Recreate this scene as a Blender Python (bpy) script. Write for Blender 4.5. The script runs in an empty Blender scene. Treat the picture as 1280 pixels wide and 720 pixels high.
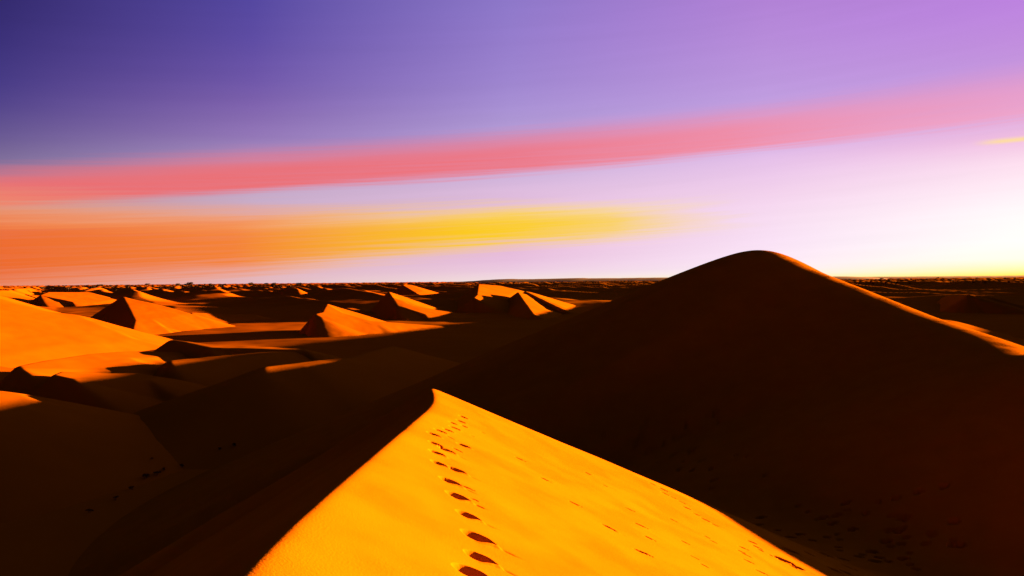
import bpy, math, random
import numpy as np
from mathutils import Vector, Matrix

random.seed(7)
RNG = np.random.default_rng(11)
sc = bpy.context.scene
COL = sc.collection
R = math.radians

# ------------------------------------------------------------------ camera frame
F = 1004.6                     # focal length in pixels of a 1280 wide picture
EYE = 30.0                     # eye height over the desert floor (floor is z = 0)
PITCH = math.atan(9.2 / F)     # looking slightly down
ROLL = R(0.50)
fwd = np.array([0.0, math.cos(PITCH), -math.sin(PITCH)])
rt = np.array([1.0, 0.0, 0.0])
up = np.cross(rt, fwd)
rt2 = rt * math.cos(ROLL) - up * math.sin(ROLL)
up2 = rt * math.sin(ROLL) + up * math.cos(ROLL)


def ray(u, v):
    """slopes (x/y, z/y) of the sight line through a point of the photograph"""
    d = fwd * F + rt2 * (u - 640.0) + up2 * (360.0 - v)
    return d[0] / d[1], d[2] / d[1]


def world(u, v, y):
    m, k = ray(u, v)
    return (m * y, y, EYE + k * y)


# ------------------------------------------------------------------ sun
SUN_AZ, SUN_EL = R(60.0), R(3.4)
SH = np.array([math.sin(SUN_AZ), math.cos(SUN_AZ)])

# ------------------------------------------------------------------ noise
PERM = RNG.random((256, 256))


def vnoise(x, y):
    xi = np.floor(x).astype(np.int64); yi = np.floor(y).astype(np.int64)
    fx = x - xi; fy = y - yi
    fx = fx * fx * fx * (fx * (fx * 6 - 15) + 10); fy = fy * fy * fy * (fy * (fy * 6 - 15) + 10)
    a = PERM[xi & 255, yi & 255]; b = PERM[(xi + 1) & 255, yi & 255]
    c = PERM[xi & 255, (yi + 1) & 255]; d = PERM[(xi + 1) & 255, (yi + 1) & 255]
    return (a + (b - a) * fx) * (1 - fy) + (c + (d - c) * fx) * fy - 0.5


def fbm(x, y, octaves=4):
    s = 0; amp = 1.0
    for i in range(octaves):
        s = s + amp * vnoise(x * 2 ** i + 17.3 * i, y * 2 ** i + 5.1 * i); amp *= 0.5
    return s


def sstep(a, b, x):
    t = np.clip((x - a) / (b - a), 0, 1)
    return t * t * (3 - 2 * t)


# ------------------------------------------------------------------ desert floor
def ground_h(x, y):
    r = np.hypot(x, y)
    # distance across the dune rows, warped so that the rows wander and break up
    wx = 55 * fbm(x / 310, y / 310, 3); wy = 60 * fbm(x / 280 + 40, y / 280 + 9, 3)
    p = (x + wx) * 0.86 + (y + wy) * 0.5
    q = (p / 165.0) % 1.0
    saw = np.where(q < 0.68, (q / 0.68) ** 1.25, ((1 - q) / 0.32))
    amp = np.clip(0.85 + 1.6 * vnoise(x / 150 + 3, y / 150 + 50), 0.25, 1.45)
    far = sstep(650, 1500, r)
    h = far * 14.0 * amp * saw
    q2 = ((x * 0.5 - y * 0.86 + 40 * fbm(x / 150 + 8, y / 150, 3)) / 85.0) % 1.0
    saw2 = np.where(q2 < 0.6, q2 / 0.6, (1 - q2) / 0.4)
    h = h + (0.25 + 0.75 * far) * 2.2 * saw2 * np.clip(vnoise(x / 200, y / 200) + 0.6, 0, 1)
    h = h + 1.4 * fbm(x / 90 + 5, y / 90, 4) + far * 4 * fbm(x / 600, y / 600, 2)
    return h


def grid_mesh(name, P, keep=None, mat=None):
    """P: (rows, cols, 3) points; keep: (rows-1, cols-1) faces that exist"""
    nr, nc = P.shape[:2]
    idx = np.arange(nr * nc).reshape(nr, nc)
    quads = np.stack([idx[:-1, :-1], idx[:-1, 1:], idx[1:, 1:], idx[1:, :-1]], -1)
    quads = quads[keep] if keep is not None else quads.reshape(-1, 4)
    used = np.unique(quads)
    remap = np.zeros(nr * nc, np.int64); remap[used] = np.arange(len(used))
    quads = remap[quads].astype(np.int32)
    V = P.reshape(-1, 3)[used]
    # faces look up
    a, b, c = V[quads[:, 0]], V[quads[:, 1]], V[quads[:, 2]]
    flip = np.cross(b - a, c - a)[:, 2].sum() < 0
    if flip: quads = quads[:, ::-1]
    me = bpy.data.meshes.new(name)
    me.vertices.add(len(V)); me.vertices.foreach_set('co', V.astype(np.float32).ravel())
    me.loops.add(quads.size); me.loops.foreach_set('vertex_index', np.ascontiguousarray(quads).ravel())
    me.polygons.add(len(quads))
    me.polygons.foreach_set('loop_start', np.arange(0, quads.size, 4, dtype=np.int32))
    me.polygons.foreach_set('use_smooth', np.ones(len(quads), bool))
    me.update(calc_edges=True)
    if mat: me.materials.append(mat)
    ob = bpy.data.objects.new(name, me); COL.objects.link(ob)
    return ob


def struct(ob, label=None, cat=None):
    ob['kind'] = 'structure'
    if label: ob['label'] = label
    if cat: ob['category'] = cat
    return ob


# ------------------------------------------------------------------ materials
def s2l(c):
    return tuple((v / 255 / 12.92) if v / 255 <= 0.04045 else ((v / 255 + 0.055) / 1.055) ** 2.4 for v in c)


def node(nt, kind, **kw):
    n = nt.nodes.new(kind)
    for k, v in kw.items(): setattr(n, k, v)
    return n


def sand_material(name, near):
    m = bpy.data.materials.new(name); m.use_nodes = True
    nt = m.node_tree; L = nt.links.new
    bs = nt.nodes['Principled BSDF']
    bs.inputs['Roughness'].default_value = 0.95
    bs.inputs['Specular IOR Level'].default_value = 0.0
    geo = node(nt, 'ShaderNodeNewGeometry')
    # sand colour shifts along x: yellower round the tall dunes, redder to the west
    sep = node(nt, 'ShaderNodeSeparateXYZ'); L(geo.outputs['Position'], sep.inputs[0])
    mr = node(nt, 'ShaderNodeMapRange'); mr.inputs[1].default_value = -170; mr.inputs[2].default_value = -5
    L(sep.outputs['X'], mr.inputs[0])
    mix = node(nt, 'ShaderNodeMix', data_type='RGBA')
    mix.inputs[6].default_value = (0.32, 0.092, 0.0008, 1)
    mix.inputs[7].default_value = (0.32, 0.115, 0.0011, 1)
    L(mr.outputs[0], mix.inputs[0])
    nz = node(nt, 'ShaderNodeTexNoise'); nz.inputs['Scale'].default_value = 0.35 if near else 0.03
    nz.inputs['Detail'].default_value = 8; nz.inputs['Roughness'].default_value = 0.65
    L(geo.outputs['Position'], nz.inputs['Vector'])
    mr2 = node(nt, 'ShaderNodeMapRange'); mr2.inputs[1].default_value = 0.3; mr2.inputs[2].default_value = 0.7
    mr2.inputs[3].default_value = 0.90; mr2.inputs[4].default_value = 1.08
    L(nz.outputs['Fac'], mr2.inputs[0])
    mul = node(nt, 'ShaderNodeVectorMath', operation='SCALE')
    L(mix.outputs[2], mul.inputs[0]); L(mr2.outputs[0], mul.inputs['Scale'])
    L(mul.outputs[0], bs.inputs['Base Color'])
    if near:
        mp = node(nt, 'ShaderNodeMapping'); mp.inputs['Rotation'].default_value = (0, 0, R(-62))
        L(geo.outputs['Position'], mp.inputs['Vector'])
        wv = node(nt, 'ShaderNodeTexWave', wave_profile='SAW'); wv.inputs['Scale'].default_value = 2.6
        wv.inputs['Distortion'].default_value = 3.0; wv.inputs['Detail'].default_value = 3
        wv.inputs['Detail Scale'].default_value = 0.8
        L(mp.outputs[0], wv.inputs['Vector'])
        n2 = node(nt, 'ShaderNodeTexNoise'); n2.inputs['Scale'].default_value = 28; n2.inputs['Detail'].default_value = 6
        L(geo.outputs['Position'], n2.inputs['Vector'])
        n3 = node(nt, 'ShaderNodeTexNoise'); n3.inputs['Scale'].default_value = 0.5; n3.inputs['Detail'].default_value = 2
        L(geo.outputs['Position'], n3.inputs['Vector'])
        patch = node(nt, 'ShaderNodeMapRange'); patch.inputs[1].default_value = 0.42; patch.inputs[2].default_value = 0.62
        L(n3.outputs['Fac'], patch.inputs[0])
        mm = node(nt, 'ShaderNodeMath', operation='MULTIPLY'); L(wv.outputs['Fac'], mm.inputs[0]); L(patch.outputs[0], mm.inputs[1])
        ad = node(nt, 'ShaderNodeMath', operation='MULTIPLY_ADD'); ad.inputs[1].default_value = 0.5
        L(n2.outputs['Fac'], ad.inputs[0]); L(mm.outputs[0], ad.inputs[2])
        bp = node(nt, 'ShaderNodeBump'); bp.inputs['Strength'].default_value = 0.7; bp.inputs['Distance'].default_value = 0.018
        L(ad.outputs[0], bp.inputs['Height']); L(bp.outputs[0], bs.inputs['Normal'])
    return m


M_near = sand_material('sand_near', True)
M_far = sand_material('sand_far', False)


def flat_material(name, col, rough=0.9):
    m = bpy.data.materials.new(name); m.use_nodes = True
    nt = m.node_tree; bs = nt.nodes['Principled BSDF']
    bs.inputs['Roughness'].default_value = rough; bs.inputs['Specular IOR Level'].default_value = 0.1
    nz = node(nt, 'ShaderNodeTexNoise'); nz.inputs['Scale'].default_value = 0.8; nz.inputs['Detail'].default_value = 5
    cr = node(nt, 'ShaderNodeValToRGB')
    cr.color_ramp.elements[0].position = 0.3; cr.color_ramp.elements[0].color = (*[c * 0.6 for c in col], 1)
    cr.color_ramp.elements[1].position = 0.7; cr.color_ramp.elements[1].color = (*[c * 1.3 for c in col], 1)
    nt.links.new(nz.outputs['Fac'], cr.inputs[0]); nt.links.new(cr.outputs[0], bs.inputs['Base Color'])
    return m


# ------------------------------------------------------------------ crest lines
def spline(P, n):
    P = np.array(P, float)
    Q = np.vstack([2 * P[0] - P[1], P, 2 * P[-1] - P[-2]])
    out = []
    for i in range(1, len(Q) - 2):
        p0, p1, p2, p3 = Q[i - 1:i + 3]
        for t in np.linspace(0, 1, n, endpoint=False):
            out.append(0.5 * (2 * p1 + (p2 - p0) * t + (2 * p0 - 5 * p1 + 4 * p2 - p3) * t * t + (3 * p1 - p0 - 3 * p2 + p3) * t ** 3))
    out.append(P[-1])
    return np.array(out)


def crest_h(x, y, C, w, sl, sr):
    """sand lying at its slope either side of a crest line: steeper slip face on one side, wind side on the other"""
    best = np.full(x.shape, 1e18); zc = np.zeros(x.shape); sd = np.zeros(x.shape)
    for c0, c1 in zip(C[:-1], C[1:]):
        ex, ey = c1[0] - c0[0], c1[1] - c0[1]; l2 = ex * ex + ey * ey; ll = math.sqrt(l2)
        t = np.clip(((x - c0[0]) * ex + (y - c0[1]) * ey) / l2, 0, 1)
        dx = x - c0[0] - t * ex; dy = y - c0[1] - t * ey
        d2 = dx * dx + dy * dy
        m = d2 < best
        side = (dx * ey - dy * ex) / (ll * np.sqrt(d2 + 1e-9))      # +1 right of the crest, -1 left
        best = np.where(m, d2, best); sd = np.where(m, side, sd)
        zc = np.where(m, c0[2] + (c1[2] - c0[2]) * t, zc)
    s = sl + (sr - sl) * np.clip(sd * 0.9 + 0.5, 0, 1)
    return zc - s * (np.sqrt(best + w * w) - w)


FG = spline([(-2.0, -40, 27.2), (-2.4, -16, 27.2), (-2.7, 0, 27.15), (-2.75, 8.3, 27.0), world(400, 629, 11.5), world(469, 569, 16.2),
             world(504, 539, 20.3), world(532, 515, 25.6), world(541.5, 503, 28.3), world(542, 494, 29.7), world(539.6, 486, 31.0)], 6)
BIG = spline([world(953, 310.5, 110), world(986, 326.5, 105), world(1047, 353, 97.5), world(1122, 384.5, 87.5), world(1200, 413, 77), world(1282, 443, 65),
              (47.8, 60.9, 26.7), (56.1, 55.4, 23.7), (66, 44, 17), (76, 20, 12), (84, -20, 8)], 22)  # unseen end of the crest, raised and shaped to shade the front slope
BIGW = 4.2


def smax(a, b, k):
    hh = np.clip(0.5 + 0.5 * (a - b) / k, 0, 1)
    return b + (a - b) * hh + k * hh * (1 - hh)


def near_fields(x, y):
    f = crest_h(x, y, FG, 0.12, 0.60, 0.47)
    f = f + 0.10 * fbm(x / 7 + 3, y / 7, 3) * sstep(0.3, 4, np.abs(x + 2.8)) * sstep(0, 12, np.hypot(x, y))
    b = crest_h(x, y, BIG, BIGW, 0.52, 0.42)
    b = b + 0.5 * fbm(x / 22 + 11, y / 22, 3) * sstep(2, 20, 35 - b) * 0.6
    return f, b


def near_h(x, y):
    f, b = near_fields(x, y)
    return smax(f, b, 5.0)


def hit(u, v, y0=5, y1=140):
    """where a sight line meets the near dunes"""
    m, k = ray(u, v)
    ys = np.concatenate([np.arange(y0, 60, 0.05), np.arange(60, y1, 0.25)])
    z = near_h(m * ys, ys) - (EYE + k * ys)
    i = np.argmax(z > 0)
    if z[i] <= 0: return None
    return m * ys[i], ys[i]


# footprints: (photo u, v, length, width, depth)
PRINTS = []
for (u, v, s) in [(589, 716, 1.15), (600, 698, 1.1), (597, 673, 1.1), (585, 645, 1.0), (572, 621, .95), (562.5, 602, .95), (548.6, 580, .85),
                  (546, 566.5, .8), (544, 555, .8), (542, 543, .75), (550, 539, .8), (560, 538, .7), (568, 535, .7), (566, 529, .5), (576, 527, .7),
                  (580, 533, .5), (579, 521.5, .6), (558, 563, .8), (570, 588, .9), (579, 557, .8)]:
    s *= random.uniform(.88, 1.12); PRINTS.append((u, v, 0.50 * s, 0.40 * s, 0.25 * s))
for (u, v, s) in [(584, 610, .8), (572, 563, .7), (563, 547, .6), (650, 574, .9), (682, 600, .9), (719, 630, .9), (762, 660, 1), (804, 691, 1.2),
                  (787, 637, .8), (801, 657, 1), (812, 673, .8), (815, 605, .7), (829, 612, .9), (831, 617, .8), (841, 622, .6), (858, 635, .9),
                  (852, 628, .7), (870, 643, .8), (882, 650, .9), (893, 656, .7), (929, 685, 1), (940, 678, 1.0), (933, 694, 1), (936, 702, 1),
                  (927, 690, .8), (946, 684, .9), (951, 688, .7), (953, 716, 1.1), (891, 677, .7), (883, 671, .6), (856, 678, .7), (735, 592, .7), (756, 607, .5), (841, 650, .7),
                  (967, 696, .9), (975, 700, .7), (992, 709, .8), (593, 625, .5), (600, 634, .5), (590, 545, .4), (604, 541, .4), (868, 697, .6), (880, 707, .6)]:
    PRINTS.append((u, v, 0.40 * s, 0.12 * s, 0.13 * s))
shade_prints = [(801, 543), (804, 534), (798, 550), (794, 558), (790, 566), (809, 526), (858, 536), (854, 548), (865, 564), (843, 568), (866, 588), (893, 602), (890, 610),
                (949, 648), (972, 663), (1049, 675), (1046, 668), (1048, 684), (1049, 688), (1026, 692), (1033, 694), (1073, 696), (1058, 716), (1060, 709),
                (1090, 690), (1110, 702), (1137, 706), (1145, 712), (998, 632), (1010, 640), (1040, 655), (1030, 648), (1000, 668), (1015, 676)]
shade_prints += [(random.gauss(1090, 70), random.gauss(665, 28)) for _ in range(46)]
shade_prints += [(random.gauss(850, 35), random.gauss(560, 30)) for _ in range(26)]
for (u, v) in shade_prints:
    s = random.uniform(0.8, 1.5)
    PRINTS.append((u, v, 0.55 * s, 0.32 * s, 0.22 * s))


def press_prints(x, y, z):
    for (u, v, ln, wd, dp) in PRINTS:
        p = hit(u, v)
        if p is None: continue
        g = random.uniform(-0.22, 0.22)
        ax = np.array([math.cos(g + R(-4)), math.sin(g + R(-4))])
        msk = (np.abs(x - p[0]) < 1.2) & (np.abs(y - p[1]) < 1.2)
        if not msk.any(): continue
        dx = x[msk] - p[0]; dy = y[msk] - p[1]
        a = (dx * ax[0] + dy * ax[1]) / (ln / 2); b = (-dx * ax[1] + dy * ax[0]) / (wd / 2)
        b = b * (1 + 0.35 * a)                                          # heel narrower than toe
        b = b / (1 - 0.5 * np.clip(a * a, 0, 1))                        # pointed ends where sand has slid in
        r = np.sqrt(a * a + b * b)
        pit = -dp * (1 - sstep(0.84, 1.03, r)) 
        rim = 0.16 * dp * np.exp(-((r - 1.2) / 0.2) ** 2) * sstep(-0.2, 0.8, a)
        tail = 0.10 * dp * np.exp(-(b / 0.5) ** 2) * np.exp(-((a - 1.8) / 0.6) ** 2)
        z[msk] += pit + rim - tail


# ------------------------------------------------------------------ near dunes mesh
def polar(rs, angs):
    rr, aa = np.meshgrid(rs, angs, indexing='ij')
    return rr * np.sin(aa), rr * np.cos(aa)


def angles(half, fine, coarse):
    a = np.arange(-half, half + 1e-9, fine)
    n = int((180 - half) / coarse)
    b = np.linspace(half, 180, n + 1)[1:]
    return np.radians(np.concatenate([-b[::-1], a, b]))


FAST = False
angs = angles(36, 0.062, 2.0)
rs = np.concatenate([[0.5, 2, 4], np.geomspace(6.0, 34, 1000), np.geomspace(34, 60, 190)[1:], np.geomspace(60, 190, 260)[1:]])
X, Y = polar(rs, angs)
ff, bb = near_fields(X, Y)
for ax, wd in ((1, 15), (0, 9), (1, 9)):                        # wind smooths the tall dune's faces
    pad = [(0, 0), (0, 0)]; pad[ax] = (wd // 2 + 1, wd // 2)
    cs = np.cumsum(np.pad(bb, pad, mode='edge'), axis=ax)
    bb = (cs[:, wd:] - cs[:, :-wd]) / wd if ax else (cs[wd:] - cs[:-wd]) / wd
Z = smax(ff, bb, 5.0)
press_prints(X, Y, Z)
G = ground_h(X, Y)
own_f = ff > bb
fc = lambda A: (A[:-1, :-1] + A[:-1, 1:] + A[1:, 1:] + A[1:, :-1]) / 4
keep = (fc(Z) > fc(G) - 0.6)
isf = fc(own_f.astype(float)) > 0.5
P = np.stack([X, Y, Z], -1)
fgd = grid_mesh('foreground_dune', P, keep & isf, M_near)
struct(fgd, 'sunlit orange dune ridge at the front with a trail of footprints along its crest', 'dune')
bgd = grid_mesh('large_dune', P, keep & ~isf, M_near)
struct(bgd, 'tallest dark dune on the right with a thin sunlit strip along its rounded crest', 'dune')

# ------------------------------------------------------------------ desert floor mesh
angs = angles(37, 0.11, 2.0)
rs = np.concatenate([[0.5, 20, 40, 60, 80], np.geomspace(95, 6000, 1100), np.geomspace(6000, 26000, 60)[1:]])
X, Y = polar(rs, angs)
Z = ground_h(X, Y)
ground = struct(grid_mesh('desert_ground', np.stack([X, Y, Z], -1), None, M_far))


# ------------------------------------------------------------------ mid-distance dunes
def crest_dune(C, w, sl, sr, step, label):
    C = np.array(C)
    zmx = C[:, 2].max(); pad = zmx / min(sl, sr) + w + 5
    xs = np.arange(C[:, 0].min() - pad, C[:, 0].max() + pad, step)
    ys = np.arange(C[:, 1].min() - pad, C[:, 1].max() + pad, step)
    X, Y = np.meshgrid(xs, ys)
    Z = crest_h(X, Y, C, w, sl, sr) + 1.2 * fbm(X / 45, Y / 45, 3)
    G = ground_h(X, Y)
    keep = fc(Z) > fc(G) - 0.5
    return struct(grid_mesh('sand_dune', np.stack([X, Y, Z], -1), keep, M_far), label, 'dune')


def shade_z(x, y):
    """height of the shadow that the added ranges and the tall dune throw at a place"""
    ss = np.arange(6.0, 1000.0, 6.0)
    px = x + SH[0] * ss; py = y + SH[1] * ss
    h = np.maximum(crest_h(px, py, SHADE_RANGE, 8, 0.5, 0.3), crest_h(px, py, SHADE_RANGE2, 8, 0.5, 0.3))
    h = np.maximum(h, crest_h(px, py, BIG, BIGW, 0.52, 0.42))
    return float((h - math.tan(SUN_EL) * ss).max())


def ramp_dune(poly, anchor, z0, g, az, label=None, slip=0.72, bow=0.0, lift=0.8, fix=False):
    """a dune whose wind side is a slope falling along azimuth az; the outline of that slope is taken from sight lines"""
    D = np.array([math.sin(R(az)), math.cos(R(az))])
    m0, k0 = ray(*anchor)
    zmin = z0
    for _ in range(0 if fix else 8):
        d0 = (z0 - EYE) / k0; x0 = m0 * d0; y0 = d0
        z0 = 0.5 * z0 + 0.5 * max(shade_z(x0, y0) + lift, ground_h(np.array([x0]), np.array([y0]))[0] + 0.6, zmin)
    d0 = (z0 - EYE) / k0; x0 = m0 * d0; y0 = d0
    pts = []
    for (u, v) in poly:
        m, k = ray(u, v)
        den = k + g * (D[0] * m + D[1])
        d = (z0 - EYE + g * (D[0] * x0 + D[1] * y0)) / den
        pts.append((m * d, d, EYE + k * d))
    pts = np.array(pts)
    # dense boundary
    B = []
    n = len(pts)
    for i in range(n):
        a, b = pts[i], pts[(i + 1) % n]
        L = np.linalg.norm((b - a)[:2]); k = max(2, int(L / 4.0)); k = min(k, 60)
        for t in np.linspace(0, 1, k, endpoint=False): B.append(a + (b - a) * t)
    B = np.array(B)
    zmax = B[:, 2].max(); pad = zmax / 0.28 + 8
    nx = 300
    ext = max(B[:, 0].max() - B[:, 0].min(), 1) + 2 * pad
    ex2 = max(B[:, 1].max() - B[:, 1].min(), 1) + 2 * pad
    xs = np.linspace(B[:, 0].min() - pad, B[:, 0].max() + pad, nx)
    ys = np.linspace(B[:, 1].min() - pad, B[:, 1].max() + pad, nx)
    X, Y = np.meshgrid(xs, ys)
    Zp = z0 - g * ((X - x0) * D[0] + (Y - y0) * D[1])
    inside = np.zeros(X.shape, bool)
    for i in range(n):
        a, b = pts[i], pts[(i + 1) % n]
        c = ((a[1] > Y) != (b[1] > Y))
        with np.errstate(divide='ignore', invalid='ignore'):
            xx = (b[0] - a[0]) * (Y - a[1]) / (b[1] - a[1]) + a[0]
        inside ^= c & (X < xx)
    Zo = np.full(X.shape, -1e9)
    for i in range(n):
        a, b = pts[i], pts[(i + 1) % n]
        ex, ey = b[0] - a[0], b[1] - a[1]
        t = np.clip(((X - a[0]) * ex + (Y - a[1]) * ey) / (ex * ex + ey * ey), 0, 1)
        dx = X - a[0] - t * ex; dy = Y - a[1] - t * ey
        d = np.hypot(dx, dy)
        od = (dx * D[0] + dy * D[1]) / (d + 1e-6)
        sl_ = slip + (max(g + 0.06, 0.30) - slip) * sstep(0.1, 0.8, od)     # a little gentler down the wind side
        np.maximum(Zo, a[2] + t * (b[2] - a[2]) - sl_ * d, out=Zo)
    Z = np.where(inside, Zp, Zo)
    for _ in range(2):
        Z[1:-1] = 0.25 * Z[:-2] + 0.5 * Z[1:-1] + 0.25 * Z[2:]; Z[:, 1:-1] = 0.25 * Z[:, :-2] + 0.5 * Z[:, 1:-1] + 0.25 * Z[:, 2:]
    Z = Z + 0.45 * fbm(X / 24, Y / 24, 4)
    G = ground_h(X, Y)
    keep = fc(Z) > fc(G) - 0.4
    print('RAMP', anchor, 'z0 %.1f' % z0, 'd %.0f-%.0f z %.1f-%.1f' % (pts[:, 1].min(), pts[:, 1].max(), pts[:, 2].min(), pts[:, 2].max()), keep.sum())
    if not keep.any(): return None
    return struct(grid_mesh('sand_dune', np.stack([X, Y, Z], -1), keep, M_far), label, 'dune')


# unseen ranges added as shadow casters: behind the large dune and out east
SHADE_RANGE = spline([(48, 165, 19), (75, 240, 21), (102, 330, 22), (140, 450, 21), (175, 570, 19), (215, 700, 18.5), (290, 950, 18), (380, 1250, 17), (520, 1700, 17)], 14)
crest_dune(SHADE_RANGE, 8, 0.5, 0.3, 5.0, 'unseen dune range added behind the tall dune to shade the floor')
SHADE_RANGE2 = spline([(185, 170, 29), (280, 290, 33), (410, 430, 38), (640, 700, 42), (1000, 1100, 48), (1700, 1900, 55), (2600, 2900, 60)], 14)
crest_dune(SHADE_RANGE2, 8, 0.5, 0.3, 7.0, 'unseen dune range added far out to the right to shade the floor')

RD = ramp_dune
RD([(-60, 352), (0, 373), (25, 381), (60, 389), (95, 393), (116, 402), (135, 410), (169, 423), (145, 430), (90, 430), (60, 434), (40, 439), (0, 447), (-60, 460)],
   (150, 428), 4.0, 0.26, 100, 'broad sunlit orange dune slope at the left edge', slip=1.0, fix=True)
RD([(20, 457), (53, 451), (105, 443), (153, 439), (185, 438), (238, 440), (211, 445), (186, 447), (163, 447), (172, 452), (226, 462), (206, 464), (169, 460), (135, 461), (24, 460)],
   (222, 462), 8.0, 0.13, 82, 'low sunlit sand slope just below the broad slope at left', slip=1.1, fix=True)
RD([(75, 465), (170, 465), (200, 471), (185, 475), (90, 475), (65, 470)], (190, 473), 8.5, 0.11, 82, 'low narrow sunlit sand bank at left', slip=1.1, fix=True)
RD([(-20, 456), (0, 457), (25, 462), (10, 468), (-20, 468)], (20, 463), 4.0, 0.13, 85, 'small sunlit bank at the left edge', slip=1.1)
RD([(-40, 485), (0, 488), (26, 491), (40, 500), (26, 508), (0, 511), (-40, 514)], (38, 501), 3.0, 0.14, 100, 'rounded sunlit sand patch lowest at the left edge', slip=0.45, lift=0.0)
RD([(153, 370), (195, 380), (237, 391), (215, 397), (190, 398), (204, 408), (216, 416), (178, 416), (165, 411), (168, 400)],
   (215, 414), 1.0, 0.26, 118, 'sunlit dune with pointed top left of the middle')
RD([(238, 391), (320, 393), (322, 395), (290, 398), (312, 402), (300, 403), (262, 400), (248, 398)], (310, 400), 1, 0.2, 100, 'low sunlit bank right of the pointed dune')
RD([(50, 369), (60, 365), (110, 365), (143, 374), (115, 379), (90, 377)], (140, 374), 8, 0.2, 100, 'far sunlit dune top above the broad slope at left')
RD([(393, 392), (402, 390), (408, 379), (430, 391), (465, 401), (550, 407), (545, 409), (470, 404), (400, 396)], (545, 408), 2.0, 0.27, 122, 'sunlit dune with a sharp peak and long thin tail', fix=True, slip=1.2)
RD([(432, 385), (440, 385), (488, 396), (480, 396)], (486, 396), 1.0, 0.10, 100, 'faint thin sunlit crest behind the peaked dune')
RD([(485, 364), (492, 372), (500, 375), (520, 383), (582, 393), (570, 397), (530, 393), (495, 381)], (580, 394), 1.6, 0.24, 122, 'long curved sunlit dune flank in the middle distance', fix=True, slip=1.1)
RD([(578, 374), (605, 383), (600, 387), (592, 384)], (603, 385), 3.0, 0.1, 100, 'short thin sunlit crest in the middle')
RD([(598, 355), (625, 357), (648, 362), (623, 376), (592, 372), (596, 368)], (625, 375), 10.0, 0.22, 100, 'bright square sunlit dune face near the skyline')
RD([(647, 365), (658, 371), (688, 391), (667, 393)], (686, 392), 2.5, 0.25, 100, 'sunlit triangular dune face below the square one', fix=True)
RD([(656, 364), (662, 365), (708, 386), (700, 385)], (706, 386), 1.0, 0.2, 100, 'thin sunlit crest sloping down to the tall dune')
RD([(503, 356), (513, 356), (530, 364), (520, 366)], (528, 365), 10, 0.2, 100, 'small sunlit dune on the skyline')
RD([(213, 424), (260, 430), (382, 436), (382, 438), (260, 434)], (380, 437), 1.0, 0.05, 100, 'long thin brown lit crest in the dark hollow', lift=0.3)
RD([(210, 451), (320, 441), (382, 437), (320, 445), (212, 453)], (380, 437), 1.0, 0.05, 100, 'nearer of the two thin brown lit crests that meet in the dark hollow', lift=0.2)
RD([(330, 459), (380, 453), (430, 446), (490, 432), (430, 449), (380, 457)], (480, 436), 1.0, 0.04, 100, 'lowest curving brown lit crest in the dark hollow', lift=-0.5, slip=0.34)
RD([(1178, 371), (1210, 368), (1238, 371), (1210, 373)], (1236, 371), 1.0, 0.12, 100, 'thin lit crest out to the right beyond the tall dune')
RD([(1160, 398), (1190, 400), (1200, 402), (1180, 402)], (1198, 401), 1.0, 0.06, 100, 'faint lit crest just over the tall dune shoulder')

# ------------------------------------------------------------------ far hills on the skyline
def far_hill(u0, u1, rise, y, label):
    n = 90; us = np.linspace(u0, u1, n)
    row = []
    for j, f in enumerate([0, 0.25, 0.5, 0.75, 1.0, 0.75, 0.5, 0.25, 0]):
        r = []
        for u in us:
            m, k = ray(u, 350)
            e = min(1.0, (u - u0) / 60, (u1 - u) / 60)
            e = max(e, 0) ** 0.6
            yy = y + (j - 4) * 160
            hz = (EYE + rise * (0.8 + 0.35 * float(vnoise(np.array([u / 40.0]), np.array([y / 900.0]))[0]) + 0.2 * float(vnoise(np.array([u / 9.0]), np.array([3.0 + j * .3]))[0]))) * e * f ** 0.7
            r.append((m * y + (yy - y) * 0.3, yy, hz))
        row.append(r)
    return struct(grid_mesh('far_hills', np.array(row), None, M_hill), label, 'hill')


M_hill = flat_material('scrub_green', (0.16, 0.13, 0.035))
far_hill(560, 1120, 22, 9000, 'low olive green ridge on the skyline left of the tall dune')
far_hill(990, 1500, 12, 12000, 'low dark ridge on the skyline right of the tall dune')

# ------------------------------------------------------------------ desert trees and shrubs
M_leaf = flat_material('dusty_leaves', (0.030, 0.021, 0.008))
M_dry = flat_material('dry_brush', (0.085, 0.034, 0.010))
M_bark = flat_material('grey_bark', (0.11, 0.075, 0.045))


def mesh_from(name, V, Fc, mat, smooth=False):
    me = bpy.data.meshes.new(name); me.from_pydata([tuple(v) for v in V], [], Fc); me.update()
    me.materials.append(mat)
    return me


def crown_mesh(n, w, h, base, seed, lobes, leaf):
    r = random.Random(seed); V = []; Fc = []
    L_ = [(r.uniform(-.6, .6) * w / 2, r.uniform(-.6, .6) * w / 2, base + r.uniform(.25, .75) * h, r.uniform(.3, .55) * w / 2) for _ in range(lobes)]
    for _ in range(n):
        cx, cy, cz, rr = r.choice(L_)
        a = r.uniform(0, 2 * math.pi); t = math.acos(r.uniform(-1, 1)); q = rr * r.uniform(.5, 1.08)
        p = Vector((cx + q * math.sin(t) * math.cos(a), cy + q * math.sin(t) * math.sin(a), cz + q * math.cos(t) * 0.62))
        if p.z < base * 0.8: p.z = base * 0.8 + r.uniform(0, .2)
        e1 = Vector((r.gauss(0, 1), r.gauss(0, 1), r.gauss(0, 1))).normalized(); e2 = e1.orthogonal().normalized()
        s1 = leaf * r.uniform(.6, 1.3); s2 = s1 * .55
        k = len(V)
        V += [p - e1 * s1, p + e2 * s2, p + e1 * s1, p - e2 * s2]; Fc.append((k, k + 1, k + 2, k + 3))
    return V, Fc


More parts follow.
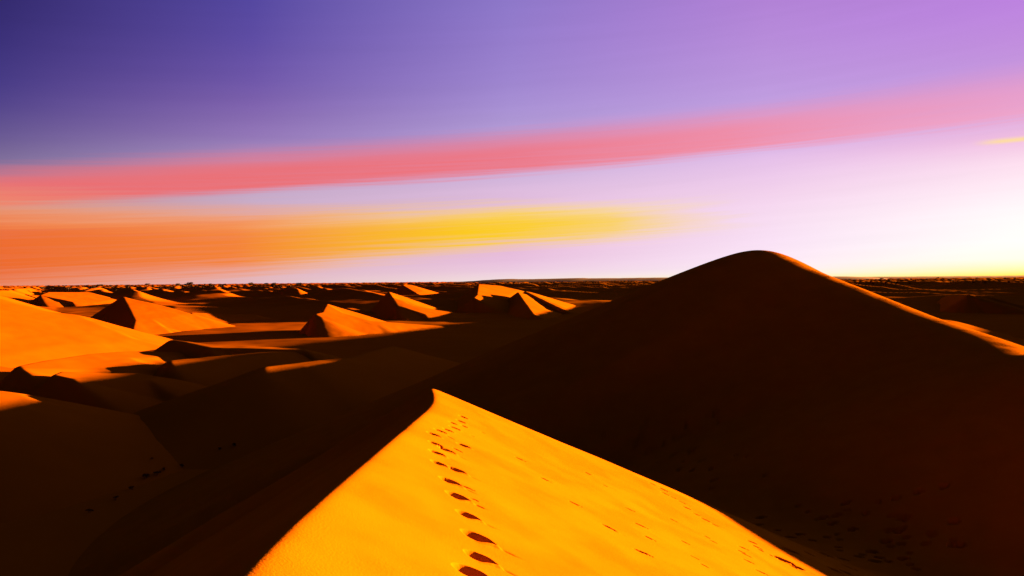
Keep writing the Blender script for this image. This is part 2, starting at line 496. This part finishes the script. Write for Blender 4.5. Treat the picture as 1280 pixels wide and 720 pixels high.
def limb(V, Fc, a, b, ra, rb, n=6):
    a = Vector(a); b = Vector(b); d = (b - a).normalized(); e1 = d.orthogonal().normalized(); e2 = d.cross(e1)
    k = len(V)
    for p, rr in ((a, ra), (b, rb)):
        for i in range(n):
            t = 2 * math.pi * i / n; V.append(p + (e1 * math.cos(t) + e2 * math.sin(t)) * rr)
    for i in range(n): Fc.append((k + i, k + (i + 1) % n, k + n + (i + 1) % n, k + n + i))
    Fc.append(tuple(k + n + i for i in range(n)))


def plant_proto(kind, seed):
    r = random.Random(seed)
    V = []; Fc = []
    if kind == 'desert_tree':
        limb(V, Fc, (0, 0, -.6), (.1, 0, 1.5), .28, .2)
        for i in range(5):
            a = i * 1.26 + r.uniform(-.3, .3)
            limb(V, Fc, (.1, 0, 1.4), (1.6 * math.cos(a), 1.6 * math.sin(a), 3.2 + r.uniform(-.4, .4)), .14, .05)
        cV, cF = crown_mesh(520, 8.0, 3.0, 2.0, seed, 9, .42)
    else:
        for i in range(7):
            a = i * .9 + r.uniform(-.2, .2)
            limb(V, Fc, (0, 0, -.3), (.7 * math.cos(a), .7 * math.sin(a), .9 + r.uniform(-.2, .3)), .05, .015, 5)
        cV, cF = crown_mesh(300, 2.4, 1.3, .25, seed, 6, .16)
    return mesh_from('trunk', V, Fc, M_bark), mesh_from('crown', cV, cF, M_leaf if kind == 'desert_tree' else M_dry)


PROTO = {k: [plant_proto(k, sd) for sd in (1, 2, 3)] for k in ('desert_tree', 'desert_shrub')}


def plant(kind, x, y, z, s, label, group):
    e = bpy.data.objects.new(kind, None); COL.objects.link(e)
    e.location = (x, y, z); e.rotation_euler = (0, 0, random.uniform(0, 6.28)); e.scale = (s * random.uniform(.85, 1.3), s, s * random.uniform(.75, 1.05))
    e['label'] = label; e['category'] = 'tree' if kind == 'desert_tree' else 'shrub'; e['group'] = group
    tr, cr = random.choice(PROTO[kind])
    for nm, me in (('trunk', tr), ('crown', cr)):
        o = bpy.data.objects.new(nm, me); COL.objects.link(o); o.parent = e
    return e


from mathutils import Vector, Matrix
bpy.context.view_layer.update()
DG = bpy.context.evaluated_depsgraph_get()


def ground_hit(u, v):
    m, k = ray(u, v); d = Vector((m, 1, k)).normalized()
    ok, loc, nrm, idx, ob, mat = sc.ray_cast(DG, Vector((0, 0, EYE)), d)
    return loc if ok else None


def drop(x, y):
    ok, loc, *_ = sc.ray_cast(DG, Vector((x, y, 400)), Vector((0, 0, -1)))
    return loc


def sky_edge(u):
    """last sand seen below the sky in this direction"""
    v = 343.0
    while v < 372:
        p = ground_hit(u, v)
        if p is not None and p.y < 7000: return v, p
        v += 0.25
    return None, None


def stand(kind, u, v, px, label, group, dmin=150, dmax=3500):
    p = ground_hit(u, v)
    if p is None or not (dmin < p.y < dmax): return
    unit = 8.0 if kind == 'desert_tree' else 2.4
    s = px * p.y / F / unit
    plant(kind, p.x, p.y, p.z, s, label, group)


for i in range(70):
    u = random.choice([random.uniform(48, 200), random.uniform(195, 400), random.uniform(195, 360)])
    v, p = sky_edge(u)
    if p is None: continue
    vv = v + random.choice([0.6, 1.0, 2, 3.5, 5])
    stand('desert_tree', u, vv, random.uniform(3, 8.5), 'small dark desert tree on the skyline above the left dunes', 'trees along the skyline at left', dmax=4200)
for i in range(46):
    u = random.uniform(470, 650); v, p = sky_edge(u)
    if p is None: continue
    stand('desert_shrub', u, v + random.uniform(0.3, 1.5), random.uniform(2, 4.5), 'tiny dark shrub dotting the skyline dunes at centre', 'shrubs on the skyline dunes at centre', dmax=4200)
for i in range(26):
    u = random.uniform(1070, 1280); v, p = sky_edge(u)
    if p is None: continue
    stand('desert_shrub', u, v + random.choice([0.5, 1, 3, 6]), random.uniform(2.5, 5), 'tiny dark shrub on the skyline right of the tall dune', 'shrubs on the skyline at right', dmax=4200)
for (u, v, px) in [(112, 640, 9), (165, 612, 8), (182, 598, 10), (196, 594, 10), (205, 588, 7), (144, 625, 8), (228, 584, 7), (293, 558, 8), (190, 574, 5), (275, 562, 5)]:
    stand('desert_shrub', u, v, px, 'dark low shrub in the shaded hollow below the front ridge', 'shrubs in the shaded hollow at left', dmin=20)

# ------------------------------------------------------------------ world
w = bpy.data.worlds.new('World'); sc.world = w; w.use_nodes = True
nt = w.node_tree; nt.nodes.clear(); L = nt.links.new


def math_n(op, a, b=None, c=None, clamp=False):
    n = node(nt, 'ShaderNodeMath', operation=op); n.use_clamp = clamp
    for i, v in enumerate([a, b, c]):
        if v is None: continue
        if isinstance(v, (int, float)): n.inputs[i].default_value = v
        else: L(v, n.inputs[i])
    return n.outputs[0]


def smooth(x, a, b):
    n = node(nt, 'ShaderNodeMapRange', interpolation_type='SMOOTHSTEP')
    n.inputs[1].default_value = a; n.inputs[2].default_value = b
    L(x, n.inputs[0]); return n.outputs[0]


def mixc(f, a, b):
    n = node(nt, 'ShaderNodeMix', data_type='RGBA')
    for i, v in ((0, f), (6, a), (7, b)):
        if isinstance(v, (int, float)): n.inputs[i].default_value = v
        elif isinstance(v, tuple): n.inputs[i].default_value = (*v, 1)
        else: L(v, n.inputs[i])
    return n.outputs[2]


def ramp(x, stops, lo, hi):
    n = node(nt, 'ShaderNodeValToRGB'); cr = n.color_ramp
    mr = node(nt, 'ShaderNodeMapRange'); mr.inputs[1].default_value = lo; mr.inputs[2].default_value = hi
    L(x, mr.inputs[0]); L(mr.outputs[0], n.inputs[0])
    stops = sorted(stops)
    e = cr.elements
    while len(e) < len(stops): e.new(0.5)
    for i, (p, c) in enumerate(stops):
        e[i].position = (p - lo) / (hi - lo); e[i].color = (*c, 1)
    return n.outputs[0]


EXPO = 3.8
KX = 2 ** -EXPO
tc = node(nt, 'ShaderNodeTexCoord'); sp = node(nt, 'ShaderNodeSeparateXYZ'); L(tc.outputs['Generated'], sp.inputs[0])
AZ = math_n('MULTIPLY', math_n('ARCTAN2', sp.outputs['X'], sp.outputs['Y']), 180 / math.pi)
EL = math_n('MULTIPLY', math_n('ARCSINE', sp.outputs['Z']), 180 / math.pi)


def el_of(u, v):
    m, k = ray(u, v)
    return math.degrees(math.atan(k * math.cos(math.atan(m))))


rows = [350, 340, 325, 300, 270, 240, 200, 170, 130, 100, 50, 0]
cols = {
    0: [(222, 150, 135), (222, 150, 135), (218, 150, 140), (200, 150, 155), (178, 150, 168), (155, 136, 168), (124, 106, 152), (102, 84, 145), (79, 62, 136), (66, 51, 130), (54, 40, 118), (45, 32, 106)],
    320: [(225, 185, 195), (222, 180, 195), (220, 180, 200), (208, 170, 195), (200, 172, 200), (195, 168, 200), (168, 142, 192), (145, 115, 182), (124, 94, 172), (108, 82, 167), (92, 72, 162), (82, 67, 158)],
    640: [(245, 225, 225), (236, 205, 225), (230, 190, 222), (228, 180, 215), (226, 185, 220), (220, 185, 220), (190, 168, 216), (178, 154, 212), (165, 140, 210), (156, 130, 206), (148, 122, 203), (140, 117, 200)],
    960: [(255, 247, 190), (252, 238, 246), (250, 230, 248), (246, 222, 245), (244, 216, 240), (240, 206, 235), (228, 190, 232), (205, 168, 226), (190, 155, 222), (186, 147, 220), (181, 136, 216), (176, 127, 213)],
    1280: [(255, 240, 60), (255, 249, 150), (255, 255, 235), (255, 254, 252), (255, 248, 250), (253, 236, 246), (250, 218, 238), (236, 184, 222), (206, 162, 225), (196, 150, 222), (190, 136, 220), (186, 126, 222)],
}
outs = []
for u, cs in cols.items():
    st = [(max(el_of(u, v), 0.0), s2l(c)) for v, c in zip(rows, cs)]
    top = s2l(cs[-1])
    st += [(27, tuple(c * 0.45 for c in top)), (38, tuple(c * q for c, q in zip(top, (.26, .34, .20)))), (60, tuple(c * q for c, q in zip(top, (.13, .22, .10)))), (89, tuple(c * q for c, q in zip(top, (.10, .18, .08))))]
    outs.append((math.degrees(math.atan(ray(u, 350)[0])), ramp(EL, st, 0, 90)))
base = outs[0][1]
for i in range(1, len(outs)):
    f = node(nt, 'ShaderNodeMapRange'); f.inputs[1].default_value = outs[i - 1][0]; f.inputs[2].default_value = outs[i][0]
    L(AZ, f.inputs[0])
    base = mixc(f.outputs[0], base, outs[i][1])

# wind-drawn texture shared by the cloud bands
cmb = node(nt, 'ShaderNodeCombineXYZ'); L(math_n('MULTIPLY', AZ, 0.03), cmb.inputs[0])
tl = math_n('SUBTRACT', EL, math_n('MULTIPLY', AZ, 0.06))
L(math_n('MULTIPLY', tl, 0.9), cmb.inputs[1])
nz = node(nt, 'ShaderNodeTexNoise'); nz.inputs['Scale'].default_value = 1.6; nz.inputs['Detail'].default_value = 5; nz.inputs['Roughness'].default_value = 0.55
L(cmb.outputs[0], nz.inputs['Vector'])
cm2 = node(nt, 'ShaderNodeCombineXYZ'); L(math_n('MULTIPLY', AZ, 0.05), cm2.inputs[0]); L(math_n('MULTIPLY', math_n('SUBTRACT', EL, math_n('MULTIPLY', AZ, 0.05)), 3.4), cm2.inputs[1])
nf = node(nt, 'ShaderNodeTexNoise'); nf.inputs['Scale'].default_value = 1.7; nf.inputs['Detail'].default_value = 6; nf.inputs['Roughness'].default_value = 0.6
L(cm2.outputs[0], nf.inputs['Vector'])
NF = math_n('SUBTRACT', nf.outputs['Fac'], 0.5)
N = math_n('SUBTRACT', nz.outputs['Fac'], 0.5)
# faint streaks everywhere
sk = math_n('MULTIPLY_ADD', N, 0.09, 1.0)
vm = node(nt, 'ShaderNodeVectorMath', operation='SCALE'); L(base, vm.inputs[0]); L(sk, vm.inputs['Scale'])
base = vm.outputs[0]

# rose band
cen = math_n('ADD', 8.72, math_n('ADD', math_n('MULTIPLY', AZ, 0.0735), math_n('MULTIPLY', math_n('MULTIPLY', AZ, AZ), -0.00065)))
t = math_n('ADD', math_n('SUBTRACT', EL, cen), math_n('ADD', math_n('MULTIPLY', N, 0.45), math_n('MULTIPLY', NF, 1.0)))
hw = ramp(AZ, [(-33, (.80,) * 3), (-18, (.95,) * 3), (0, (1.0,) * 3), (33, (1.0,) * 3)], -60, 60)
tn = math_n('DIVIDE', t, hw)
op = math_n('MULTIPLY', smooth(tn, -1.5, -0.6), math_n('SUBTRACT', 1.0, smooth(tn, 0.2, 2.5)))
op = math_n('MULTIPLY', op, math_n('MULTIPLY_ADD', NF, 0.4, 0.98))
fade = ramp(AZ, [(-60, (.2,) * 3), (-33, (.95,) * 3), (0, (.92,) * 3), (15, (.85,) * 3), (25, (.62,) * 3), (33, (.5,) * 3), (55, (0,) * 3)], -60, 60)
op = math_n('MULTIPLY', op, fade, clamp=True)
rc = ramp(AZ, [(-33, s2l((236, 106, 108))), (-15, s2l((236, 106, 112))), (0, s2l((238, 112, 125))), (17, s2l((244, 132, 152))), (33, s2l((250, 150, 175)))], -60, 60)
base = mixc(op, base, rc)

# amber band
cen = ramp(AZ, [(-33, (.275,) * 3), (-17.7, (.305,) * 3), (0, (.405,) * 3), (12, (.44,) * 3), (33, (.5,) * 3)], -60, 60)
cen = math_n('MULTIPLY', cen, 10)
hw = ramp(AZ, [(-33, (.31,) * 3), (-17.7, (.23,) * 3), (-8, (.18,) * 3), (0, (.15,) * 3), (13, (.12,) * 3)], -60, 60)
t = math_n('ADD', math_n('SUBTRACT', EL, cen), math_n('ADD', math_n('MULTIPLY', N, 1.0), math_n('MULTIPLY', NF, 1.5)))
tn = math_n('DIVIDE', t, math_n('MULTIPLY', hw, 10))
op = math_n('MULTIPLY', smooth(tn, -1.5, -0.45), math_n('SUBTRACT', 1.0, smooth(tn, 0.3, 1.25)))
op = math_n('MULTIPLY', op, math_n('MULTIPLY_ADD', NF, 0.35, 0.98))
fade = ramp(math_n('ADD', AZ, math_n('MULTIPLY', N, 14)), [(-60, (.3,) * 3), (-33, (1,) * 3), (0, (1,) * 3), (7, (.85,) * 3), (11, (.5,) * 3), (16, (0,) * 3)], -60, 60)
op = math_n('MULTIPLY', op, fade, clamp=True)
deep = ramp(AZ, [(-33, s2l((236, 104, 45))), (-19, s2l((243, 128, 52))), (-11, s2l((248, 172, 45))), (-3, s2l((250, 200, 25))), (7, s2l((250, 208, 60))), (14, s2l((252, 220, 110)))], -60, 60)
pale = ramp(AZ, [(-33, s2l((242, 150, 100))), (-17.7, s2l((245, 160, 105))), (-8, s2l((248, 195, 110))), (0, s2l((250, 210, 90))), (14, s2l((252, 225, 160)))], -60, 60)
core = math_n('MULTIPLY', smooth(tn, -1.4, -0.5), math_n('SUBTRACT', 1.0, smooth(tn, 0.0, 0.75)))
base = mixc(op, base, mixc(core, pale, deep))

# small yellow wisp at the right
t = math_n('SUBTRACT', EL, math_n('MULTIPLY_ADD', AZ, 0.02, 7.55))
op = math_n('MULTIPLY', math_n('SUBTRACT', 1.0, smooth(math_n('ABSOLUTE', math_n('ADD', t, math_n('MULTIPLY', N, .3))), 0.02, 0.22)), smooth(AZ, 29.6, 31.5))
base = mixc(math_n('MULTIPLY', op, 0.7), base, s2l((255, 225, 120)))

# darker to the sides and behind, where the dusk has already fallen
dim = ramp(AZ, [(-180, (.13,) * 3), (-110, (.24,) * 3), (-70, (.56,) * 3), (-40, (.9,) * 3), (-33, (1,) * 3), (40, (1,) * 3), (80, (1,) * 3), (120, (.15,) * 3), (180, (.13,) * 3)], -180, 180)
vm = node(nt, 'ShaderNodeVectorMath', operation='SCALE'); L(base, vm.inputs[0]); L(math_n('MULTIPLY', dim, KX), vm.inputs['Scale'])
sky = node(nt, 'ShaderNodeTexSky', sky_type='NISHITA'); sky.sun_disc = False
sky.sun_elevation = SUN_EL; sky.sun_rotation = SUN_AZ
bg1 = node(nt, 'ShaderNodeBackground'); L(vm.outputs[0], bg1.inputs[0]); bg1.inputs[1].default_value = 1.0
bg2 = node(nt, 'ShaderNodeBackground'); L(sky.outputs[0], bg2.inputs[0]); bg2.inputs[1].default_value = 0.0005
add = node(nt, 'ShaderNodeAddShader'); L(bg1.outputs[0], add.inputs[0]); L(bg2.outputs[0], add.inputs[1])
wo = node(nt, 'ShaderNodeOutputWorld'); L(add.outputs[0], wo.inputs[0])

# ------------------------------------------------------------------ sun lamp
sl = bpy.data.lights.new('sun', 'SUN'); sl.energy = 5.0; sl.angle = R(0.5); sl.color = (1.0, 0.37, 0.11)
so = bpy.data.objects.new('sun', sl); COL.objects.link(so)
from mathutils import Vector, Matrix
sd = Vector((SH[0] * math.cos(SUN_EL), SH[1] * math.cos(SUN_EL), math.sin(SUN_EL)))
so.rotation_euler = sd.to_track_quat('Z', 'Y').to_euler()

# ------------------------------------------------------------------ camera
cam = bpy.data.cameras.new('camera'); co = bpy.data.objects.new('camera', cam); COL.objects.link(co)
cam.sensor_width = 36; cam.lens = 36 * F / 1280; cam.clip_start = 0.1; cam.clip_end = 60000
m = Matrix(((rt2[0], up2[0], -fwd[0], 0), (rt2[1], up2[1], -fwd[1], 0), (rt2[2], up2[2], -fwd[2], EYE), (0, 0, 0, 1)))
co.matrix_world = m
sc.camera = co
sc.view_settings.view_transform = 'Standard'; sc.view_settings.look = 'None'; sc.view_settings.gamma = 1
sc.view_settings.use_curve_mapping = False; sc.view_settings.exposure = EXPO
sc.cycles.max_bounces = 4; sc.cycles.diffuse_bounces = 1
